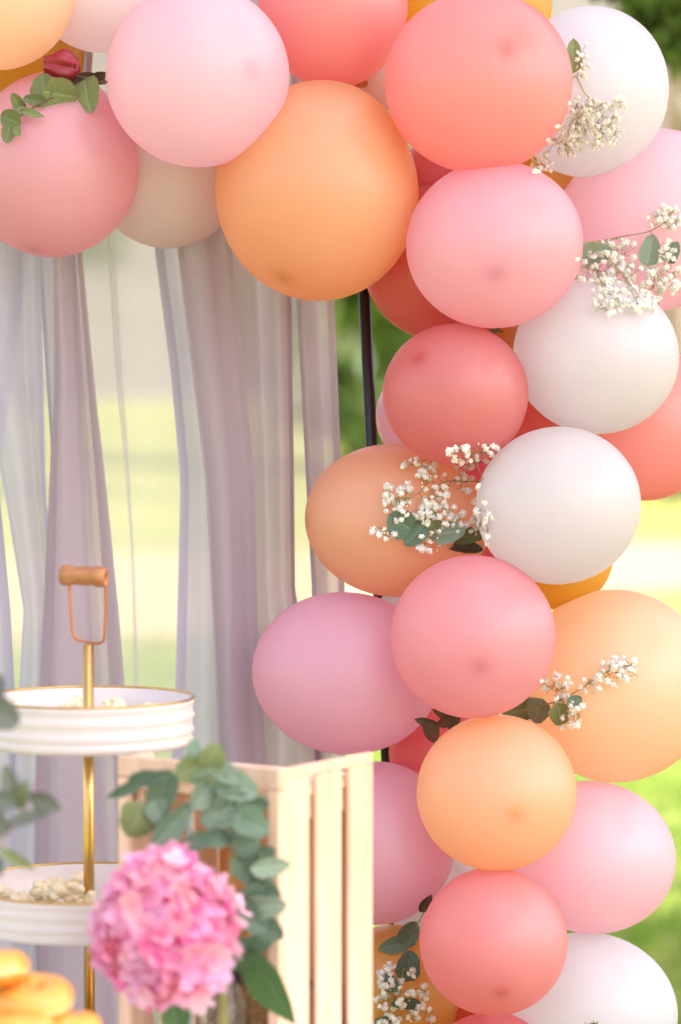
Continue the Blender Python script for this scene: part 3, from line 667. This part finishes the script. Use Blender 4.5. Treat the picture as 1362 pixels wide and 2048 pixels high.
MB().lathe([(.004 + .0035 * math.cos(a * .524), .0035 * math.sin(a * .524)) for a in range(13)], P(150, 137, yk - .006), 20, Matrix.Rotation(R(80), 3, 'X')).build('lip', 'burgundy_latex', kn)

# ------------------------------------------------------------------ table (its top is just under the picture)
TZ = 0.75
tb = thing('dessert_table', (-0.25, 3.75, 0), 'low table under a pale linen cloth carrying the crate and dessert stands', 'table')
MB().box((-0.35, 3.77, TZ - 0.016), (1.5, 0.98, 0.03), bev=0.004).build('table_top', 'linen', tb, smooth=False)
for sx in (-1.02, 0.32):
    for sy in (3.36, 4.18): MB().box((sx, sy, (TZ - 0.03) / 2), (0.045, 0.045, TZ - 0.031), bev=0.003).build('leg', 'pine', tb, smooth=False)

# ------------------------------------------------------------------ wooden crate on its end
CA = R(33); CW, CD, CH = 0.256, 0.212, 0.452; near = P(568, 1538, 3.78)
nx, ny = Vector((-math.cos(CA), math.sin(CA), 0)), Vector((math.sin(CA), math.cos(CA), 0))   # along the open front (to the left), into the crate
c0 = Vector((near.x, near.y, TZ)); M3 = Matrix((nx, ny, Vector((0, 0, 1)))).transposed()
def cr(u, v_, z): return c0 + nx * u + ny * v_ + Vector((0, 0, z))
ck = thing('wooden_crate', cr(CW / 2, CD / 2, 0), 'pale pine slatted crate standing on its end beside the flowers', 'crate')
th = 0.013
def plank(name, u, v_, z, du, dv, dz_, mat='pine'): MB().box(cr(u, v_, z), (du, dv, dz_), M3, 0.0016).build(name, mat, ck, smooth=False)
plank('end_board', CW / 2, CD / 2, CH - 0.036, CW - 2 * 0.008, CD - .002, th, 'pine_knotty'); plank('end_board', CW / 2, CD / 2, th / 2, CW - 2 * 0.011, CD, th, 'pine_knotty')
sw = (CD - 2 * 0.018) / 3
for k_ in range(3):
    plank('side_slat', 0.0035, sw / 2 + k_ * (sw + 0.018), (CH - .015) / 2, 0.007, sw, CH - .0152)
    hh = CH - (0.028 if k_ else 0.001); plank('side_slat', CW - 0.0035, sw / 2 + k_ * (sw + 0.018), hh / 2, 0.007, sw, hh)
plank('front_rail', CW / 2, -.0062, CH - .0125, CW, .012, .027); plank('front_rail', CW / 2, -.0062, .0135, CW, .012, .027)
for uu in (.0085, CW - .0085): plank('front_stile', uu, -.0062, CH / 2, .017, .0118, CH - .0545)
plank('side_rail', .0045, CD / 2, CH - .0075, .009, CD - .0006, .015)
bw = (CW - 0.022 - 3 * 0.012) / 4
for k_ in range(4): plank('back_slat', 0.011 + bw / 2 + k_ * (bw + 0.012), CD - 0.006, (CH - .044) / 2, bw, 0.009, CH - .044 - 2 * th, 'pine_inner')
for uu in (0.018, CW - 0.018):
    for zz in (CH - 0.058, 0.03): MB().box(cr(uu, CD / 2, zz), (0.014, CD - 0.02, 0.03), M3, 0.0015).build('cleat', 'pine', ck, smooth=False)

# ------------------------------------------------------------------ two-tier stand
YS = 4.2; SS = S(YS)
rodx = P(177, 1500, YS).x
ts = thing('tiered_stand', (rodx, YS, TZ), 'two tier white enamel dessert stand with gold rod and wooden handle', 'cake stand')
zh = P(175, 1290, YS).z; z1 = P(178, 1395, YS).z; z2 = P(182, 1766, YS).z
MB().tube([(rodx, YS, TZ + .01), (rodx, YS, zh)], 0.0077, 16).build('rod', 'gold', ts)
def tray(zr, r, h):
    prof = [(0.004, zr - h + 0.004), (r * .955, zr - h + 0.004), (r * .965, zr - h * .8), (r * .985, zr - .001), (r * 1.0, zr), (r * 1.0, zr - .006), (r * .984, zr - .010), (r * .984, zr - h * .30), (r * 1.006, zr - h * .36), (r * .984, zr - h * .43),
            (r * .982, zr - h * .62), (r * 1.002, zr - h * .67), (r * .976, zr - h * .74), (r * .974, zr - h * .82), (r * .996, zr - h * .88), (r * .972, zr - h * .95), (r * .955, zr - h), (0.004, zr - h)]
    o = MB().lathe(prof, (rodx, YS, 0), 72).build('tray', 'enamel', ts)
    MB().lathe([(r * .995 + .0018 * math.cos(a * .5236), zr + .0006 + .0018 * math.sin(a * .5236)) for a in range(13)], (rodx, YS, 0), 72).build('gold_rim', 'gold', o)
R1, R2 = 213 * SS, 252 * SS
tray(z1, R1, 0.066); tray(z2, R2, 0.058)
MB().lathe([(.004, TZ + .012), (.07, TZ + .010), (.075, TZ + .002), (.004, TZ + .001)], (rodx, YS, 0), 40).build('base', 'gold', ts)
ha, hb = P(137, 1160, YS), P(210, 1158, YS)
lp = [P(138, 1155, YS), P(141, 1215, YS), P(145, 1262, YS), P(152, 1277, YS), P(175, 1285, YS), P(198, 1287, YS - .004), P(207, 1280, YS - .006), P(209, 1262, YS - .008), P(211, 1215, YS - .01), P(211, 1155, YS - .012)]
MB().tube(curve(lp, 3), 0.0019, 8).build('wire_bail', 'copper', ts)
ax = (P(212, 1154, YS - .012) - P(122, 1150, YS + .004)); L = ax.length; Mh = ax.to_track_quat('Z', 'Y').to_matrix()
MB().lathe([(.004, -.002), (.012, 0), (.0148, .004), (.0148, L * .22), (.0128, L * .27), (.0138, L * .5), (.0128, L * .73), (.0148, L * .78), (.0148, L - .004), (.012, L), (.005, L), (.005, L - .012)], P(122, 1150, YS + .004), 24, Mh).build('handle', 'turned_wood', ts)

def lump(seed):
    rd = random.Random(seed); m = MB()
    for k_ in range(5):
        c = Vector((rd.uniform(-.6, .6), rd.uniform(-.6, .6), rd.uniform(-.3, .5))); q = rd.uniform(.4, .7)
        m.lathe([(q * math.sin(t * .524) * rd.uniform(.85, 1.1) + .001, q * math.cos(t * .524)) for t in range(7)], c, 9)
    return mesh('popcorn', m.v, m.f, 'popcorn')
LU = [lump(s2) for s2 in range(5)]
def pile(zf, spots, lab, grp):
    for (x, y, z) in spots:
        q = random.uniform(.0105, .015); o = obj('popcorn', random.choice(LU), None, (rodx + x, YS + y, zf + z + q * .6), Euler((random.uniform(-.5, .5), random.uniform(-.5, .5), random.uniform(0, 6))), (q, q, q * .85)); tag(o, lab, 'popcorn', grp)
sp1 = []; sp2 = []
for k_ in range(44):
    a = random.uniform(0, 6.28); q = math.sqrt(random.random()) * R1 * .80
    if q < .018: q = .03
    sp1.append((q * math.cos(a), q * math.sin(a), random.choice((0.01, .018, .03, .038))))
for k_ in range(46):
    a = random.uniform(0, 6.28); q = math.sqrt(random.random()) * R2 * .62
    if q < .018: q = .03
    sp2.append((q * math.cos(a) - .05, q * math.sin(a), random.choice((0, .01, .02, .028))))
for k_ in range(10): sp2.append((-.028 + random.uniform(-.02, .012), random.uniform(-.03, .03), .03 + random.uniform(0, .018)))
pile(z1 - .062, sp1, 'pale puffed popcorn piece in the upper white tray', 'popcorn in the upper tray')
pile(z2 - .054, sp2, 'pale puffed popcorn piece in the lower white tray', 'popcorn in the lower tray')

# ------------------------------------------------------------------ doughnuts on a pedestal plate
YD = 3.5
def torus(R_, r_, fl, seed):
    rd = random.Random(seed); m = MB(); p = [rd.uniform(0, 6.28) for _ in range(3)]; v = []; f = []
    for i in range(40):
        a = 6.2832 * i / 40; rr = r_ * (1 + .05 * math.sin(2 * a + p[0]) + .03 * math.sin(5 * a + p[1]))
        for j in range(20):
            b_ = 6.2832 * j / 20; q = R_ + rr * math.cos(b_); v.append((q * math.cos(a), q * math.sin(a), rr * fl * math.sin(b_) * (1 + .04 * math.sin(3 * a + p[2]))))
    for i in range(40):
        for j in range(20): i2, j2 = (i + 1) % 40, (j + 1) % 20; f.append((i * 20 + j, i2 * 20 + j, i2 * 20 + j2, i * 20 + j2))
    return mesh('doughnut', v, f, 'donut_glaze')
DM = [torus(.0275, .0215, 1.0, s2) for s2 in range(3)]
zp = P(60, 2085, YD).z - 0.016
dn = [((68, 2000), .0, (8, -4), 'glazed golden ring doughnut in the middle of the stack beside the gold rod'),
      ((-22, 1938), .005, (-6, 5), 'glazed doughnut on top of the golden stack'),
      ((122, 2060), .012, (4, 6), 'glazed doughnut at the foot of the stack touching the gold rod side'),
      ((30, 2062), -.045, (3, 2), 'glazed doughnut at the foot of the stack under the middle one')]
for k_, (pp, dy, rt, lab) in enumerate(dn):
    o = obj('doughnut', DM[k_ % 3], None, P(pp[0], pp[1], YD + dy), (R(rt[0]), R(rt[1]), k_)); tag(o, lab, 'doughnut', 'glazed doughnuts stacked on the pedestal plate')
pc = P(40, 2070, YD); pz = pc.z - .02
pd = thing('pedestal_plate', (pc.x, pc.y, TZ), 'white ceramic pedestal plate under the doughnuts', 'plate')
MB().lathe([(.002, pz), (.10, pz), (.108, pz + .003), (.108, pz - .004), (.03, pz - .012)], (pc.x, pc.y, 0), 48).build('plate', 'ceramic', pd)
MB().lathe([(.03, pz - .011), (.014, pz - .04), (.016, TZ + .03), (.055, TZ + .008), (.058, TZ + .0005)], (pc.x, pc.y, 0), 32).build('foot', 'ceramic', pd)

# ------------------------------------------------------------------ flowers in front of / inside the crate
YF = 3.66
vb = P(446, 2020, 3.84); vase = thing('glass_jar', (vb.x, vb.y, TZ + .014), 'clear glass jar holding the hydrangea stems inside the crate', 'jar')
jz0, jz1 = TZ + .015, P(446, 1940, 3.84).z
MB().lathe([(.002, jz0), (.030, jz0), (.034, jz0 + .006), (.034, jz1 - .04), (.026, jz1 - .022), (.026, jz1), (.0235, jz1), (.0235, jz1 - .022), (.031, jz1 - .042), (.031, jz0 + .008), (.002, jz0 + .006)], (vb.x, vb.y, 0), 36).build('glass', 'glass', vase)
# wicker basket behind the jar
bc = cr(CW * .42, CD - .065, 0); bk = thing('wicker_basket', (bc.x, bc.y, TZ + .014), 'small brown wicker basket behind the glass jar in the crate', 'basket')
bz = P(446, 1975, bc.y).z; nrow = 16
for k_ in range(nrow):
    z = TZ + .018 + (bz - TZ - .018) * k_ / (nrow - 1); r0 = .048 + .010 * k_ / nrow
    MB().tube([(bc.x + (r0 + .003 * (-1) ** (q + k_)) * math.cos(q * .2618) * 1.12, bc.y + (r0 + .003 * (-1) ** (q + k_)) * math.sin(q * .2618) * .8, z) for q in range(25)], .0042, 6).build('strand', 'wicker', bk)
for q in range(0, 24, 2): MB().tube([(bc.x + .048 * math.cos(q * .2618) * 1.12, bc.y + .048 * math.sin(q * .2618) * .8, TZ + .015), (bc.x + .058 * math.cos(q * .2618) * 1.12, bc.y + .058 * math.sin(q * .2618) * .8, bz + .006)], .003, 6).build('stake', 'wicker', bk)

# hydrangea: a ball of four-petalled florets
def floret_mesh(seed):
    rd = random.Random(seed); v = []; f = []; al = []
    for k_ in range(4):
        a = k_ * 1.5708 + rd.uniform(-.18, .18); L_ = rd.uniform(.9, 1.1); cup = rd.uniform(.05, .45); tw = rd.uniform(-.3, .3); base = len(v); n = 4
        for i in range(n + 1):
            t = i / n; wd = .56 * math.sin(math.pi * (.06 + .90 * t ** .8)) ** .55 * (1 if i else .25)
            for j in (-1, 0, 1):
                x = L_ * (.06 + t); y = j * wd; z = cup * t * t + .14 * abs(j) * t + tw * j * t * .5 + rd.uniform(-.05, .05) * t
                v.append((x * math.cos(a) - y * math.sin(a), x * math.sin(a) + y * math.cos(a), z + .02 * (k_ % 2))); al.append(min(1, .15 + t))
        for i in range(n):
            for j in range(2): q = base + i * 3 + j; f.append((q, q + 3, q + 4, q + 1))
    me = mesh('floret', v, f, 'hydrangea_petal'); a_ = me.attributes.new('along', 'FLOAT', 'POINT'); a_.data.foreach_set('value', al); return me
FL = [floret_mesh(s2) for s2 in range(6)]
hc = P(330, 1852, YF); hy = thing('hydrangea', hc, 'full pink hydrangea head leaning out of the crate', 'flower')
PC = [srgb(238, 140, 188)] + [pale(srgb(*q), .7) for q in ((244, 160, 196), (250, 182, 206), (238, 160, 204), (250, 170, 184), (242, 140, 178), (250, 200, 214), (234, 174, 216))]
NF = 200; hr = (128 * S(YF), 120 * S(YF), 146 * S(YF))
for k_ in range(NF):
    z = 1 - 2 * (k_ + .5) / NF; a = k_ * 2.39996; q = math.sqrt(1 - z * z); d = Vector((q * math.cos(a), q * math.sin(a), z))
    bulge = 1 + .07 * math.sin(3 * a + 4 * z) + .08 * math.sin(2 * a - 3 * z + 1) + random.uniform(-.10, .05); p = hc + Vector((d.x * hr[0], d.y * hr[1], d.z * hr[2])) * bulge
    n = (d + Vector((random.uniform(-.5, .5), random.uniform(-.5, .5), random.uniform(-.5, .5)))).normalized()
    M = n.to_track_quat('Z', 'Y').to_matrix() @ Matrix.Rotation(random.uniform(0, 6.28), 3, 'Z'); sz = random.uniform(.016, .0215)
    o = obj('floret', random.choice(FL), hy, p, M, (sz, sz, sz)); pcol = random.choice(PC); o.color = pcol
hs_ = MB(); hs_.tube(curve([Vector((vb.x, vb.y, TZ + .06)), Vector((vb.x, vb.y, jz1)), P(400, 1915, YF + .08), hc], 6), .0035, 8)
for k_ in range(30):
    e = hc + Vector((random.uniform(-1, 1) * hr[0], random.uniform(-1, 1) * hr[1], random.uniform(-1, 1) * hr[2])) * .62; hs_.tube([hc + Vector((0, 0, -.02)), e], .0013, 5)
hs_.build('stem', 'green_stem', hy)
leaf_at(hy, 540, 1968, YF + .09, 190, 76, 302, 'hydrangea_leaf', .8, 5, 30); leaf_at(hy, 470, 1918, YF + .07, 120, 40, 8, 'hydrangea_leaf', .8, 10, 40); leaf_at(hy, 352, 2035, YF + .03, 90, 60, 280, 'hydrangea_leaf', .6)

YE = 3.74
g2 = 'eucalyptus stems in the crate'
sprig('eucalyptus_sprig', 'tall blue green eucalyptus stem rising above the crate top', [(446, 2090), (446, 1940), (452, 1800), (468, 1680), (455, 1590), (420, 1530), (388, 1492)],
      [(387, 1497, 39, 35, 100), (425, 1512, 57, 55, 60), (382, 1540, 71, 62, 200), (424, 1556, 69, 70, 40), (455, 1548, 69, 42, 330), (476, 1574, 80, 62, 345), (408, 1588, 71, 55, 235), (440, 1622, 98, 72, 200, 'eucalyptus'), (504, 1612, 75, 55, 350, 'eucalyptus_deep'), (500, 1646, 80, 60, 330, 'eucalyptus_deep'),
       (465, 1655, 85, 55, 25, 'eucalyptus'), (432, 1672, 69, 50, 200, 'eucalyptus_deep'), (492, 1690, 64, 42, 15, 'eucalyptus_deep'), (462, 1600, 69, 55, 60, 'eucalyptus')], YE, 'eucalyptus', 'green_stem', g2)
sprig('eucalyptus_sprig', 'drooping deep green eucalyptus stem behind the top of the hydrangea', [(440, 2080), (438, 1940), (420, 1790), (392, 1690), (345, 1600), (290, 1568), (235, 1590)],
      [(322, 1590, 110, 62, 250, 'eucalyptus_deep'), (300, 1556, 96, 35, 10, 'eucalyptus_deep', .5), (272, 1640, 75, 80, 245, 'eucalyptus'), (252, 1578, 92, 27, 205, 'eucalyptus_deep', .8), (344, 1652, 126, 52, 48, 'eucalyptus_deep', .4), (400, 1680, 80, 37, 20, 'eucalyptus_deep', .4), (318, 1625, 57, 50, 300, 'eucalyptus')], YE - .015, 'eucalyptus', 'green_stem', g2)
sprig('eucalyptus_sprig', 'short dark eucalyptus stem close beside the hydrangea inside the crate', [(452, 2080), (456, 1940), (490, 1860), (512, 1780), (520, 1700)],
      [(515, 1716, 80, 55, 20, 'eucalyptus_deep'), (540, 1732, 80, 42, 5, 'eucalyptus', .3), (488, 1738, 75, 50, 300, 'eucalyptus_deep'), (530, 1772, 80, 55, 330, 'eucalyptus_deep'), (500, 1790, 75, 55, 200, 'eucalyptus_deep'), (532, 1812, 92, 50, 8, 'eucalyptus'), (505, 1842, 80, 50, 320, 'eucalyptus_deep'), (535, 1860, 69, 50, 340, 'eucalyptus_deep'), (500, 1886, 92, 45, 10, 'eucalyptus_deep'), (485, 1820, 57, 50, 240, 'eucalyptus_deep')], YE + .02, 'eucalyptus_deep', 'green_stem', g2)

# near spray of leaves at the picture's edge, in its own bottle
YN = 3.5
bot = P(-150, 2150, YN)
bt = thing('glass_bottle', (bot.x, bot.y, TZ), 'small glass bottle holding the red stemmed spray of leaves', 'bottle')
MB().lathe([(.002, TZ + .001), (.03, TZ + .001), (.033, TZ + .008), (.033, TZ + .09), (.014, TZ + .13), (.014, TZ + .17), (.0115, TZ + .17), (.0115, TZ + .13), (.030, TZ + .088), (.030, TZ + .008), (.002, TZ + .006)], (bot.x, bot.y, 0), 30).build('glass', 'glass', bt)
sprig('leaf_spray', 'blurred grey green spray with red stem in front of the tiered stand', [(-150, 2180), (-130, 1960), (-70, 1790), (-10, 1700), (40, 1630), (80, 1552)],
      [(18, 1566, 79, 37, 100, 'grey_leaf'), (42, 1590, 60, 34, 70, 'eucalyptus_olive'), (90, 1604, 76, 40, 330, 'grey_leaf', .5), (58, 1636, 100, 27, 18, 'grey_leaf', .5), (35, 1718, 90, 24, 325, 'eucalyptus_olive', .6), (-8, 1640, 72, 50, 130, 'grey_leaf'), (5, 1600, 60, 42, 160, 'grey_leaf'), (-30, 1740, 84, 50, 200, 'grey_leaf')], YN, 'eucalyptus', 'red_stem')
sprig('leaf_spray', 'blurred grey leaves in front of the upper white tray', [(-150, 2180), (-140, 1900), (-90, 1600), (-40, 1450), (0, 1385)],
      [(2, 1428, 84, 70, 330, 'grey_leaf'), (-6, 1374, 60, 37, 80, 'grey_leaf'), (-40, 1470, 72, 62, 200, 'grey_leaf'), (-40, 1410, 60, 50, 150, 'grey_leaf')], YN, 'eucalyptus', 'red_stem')
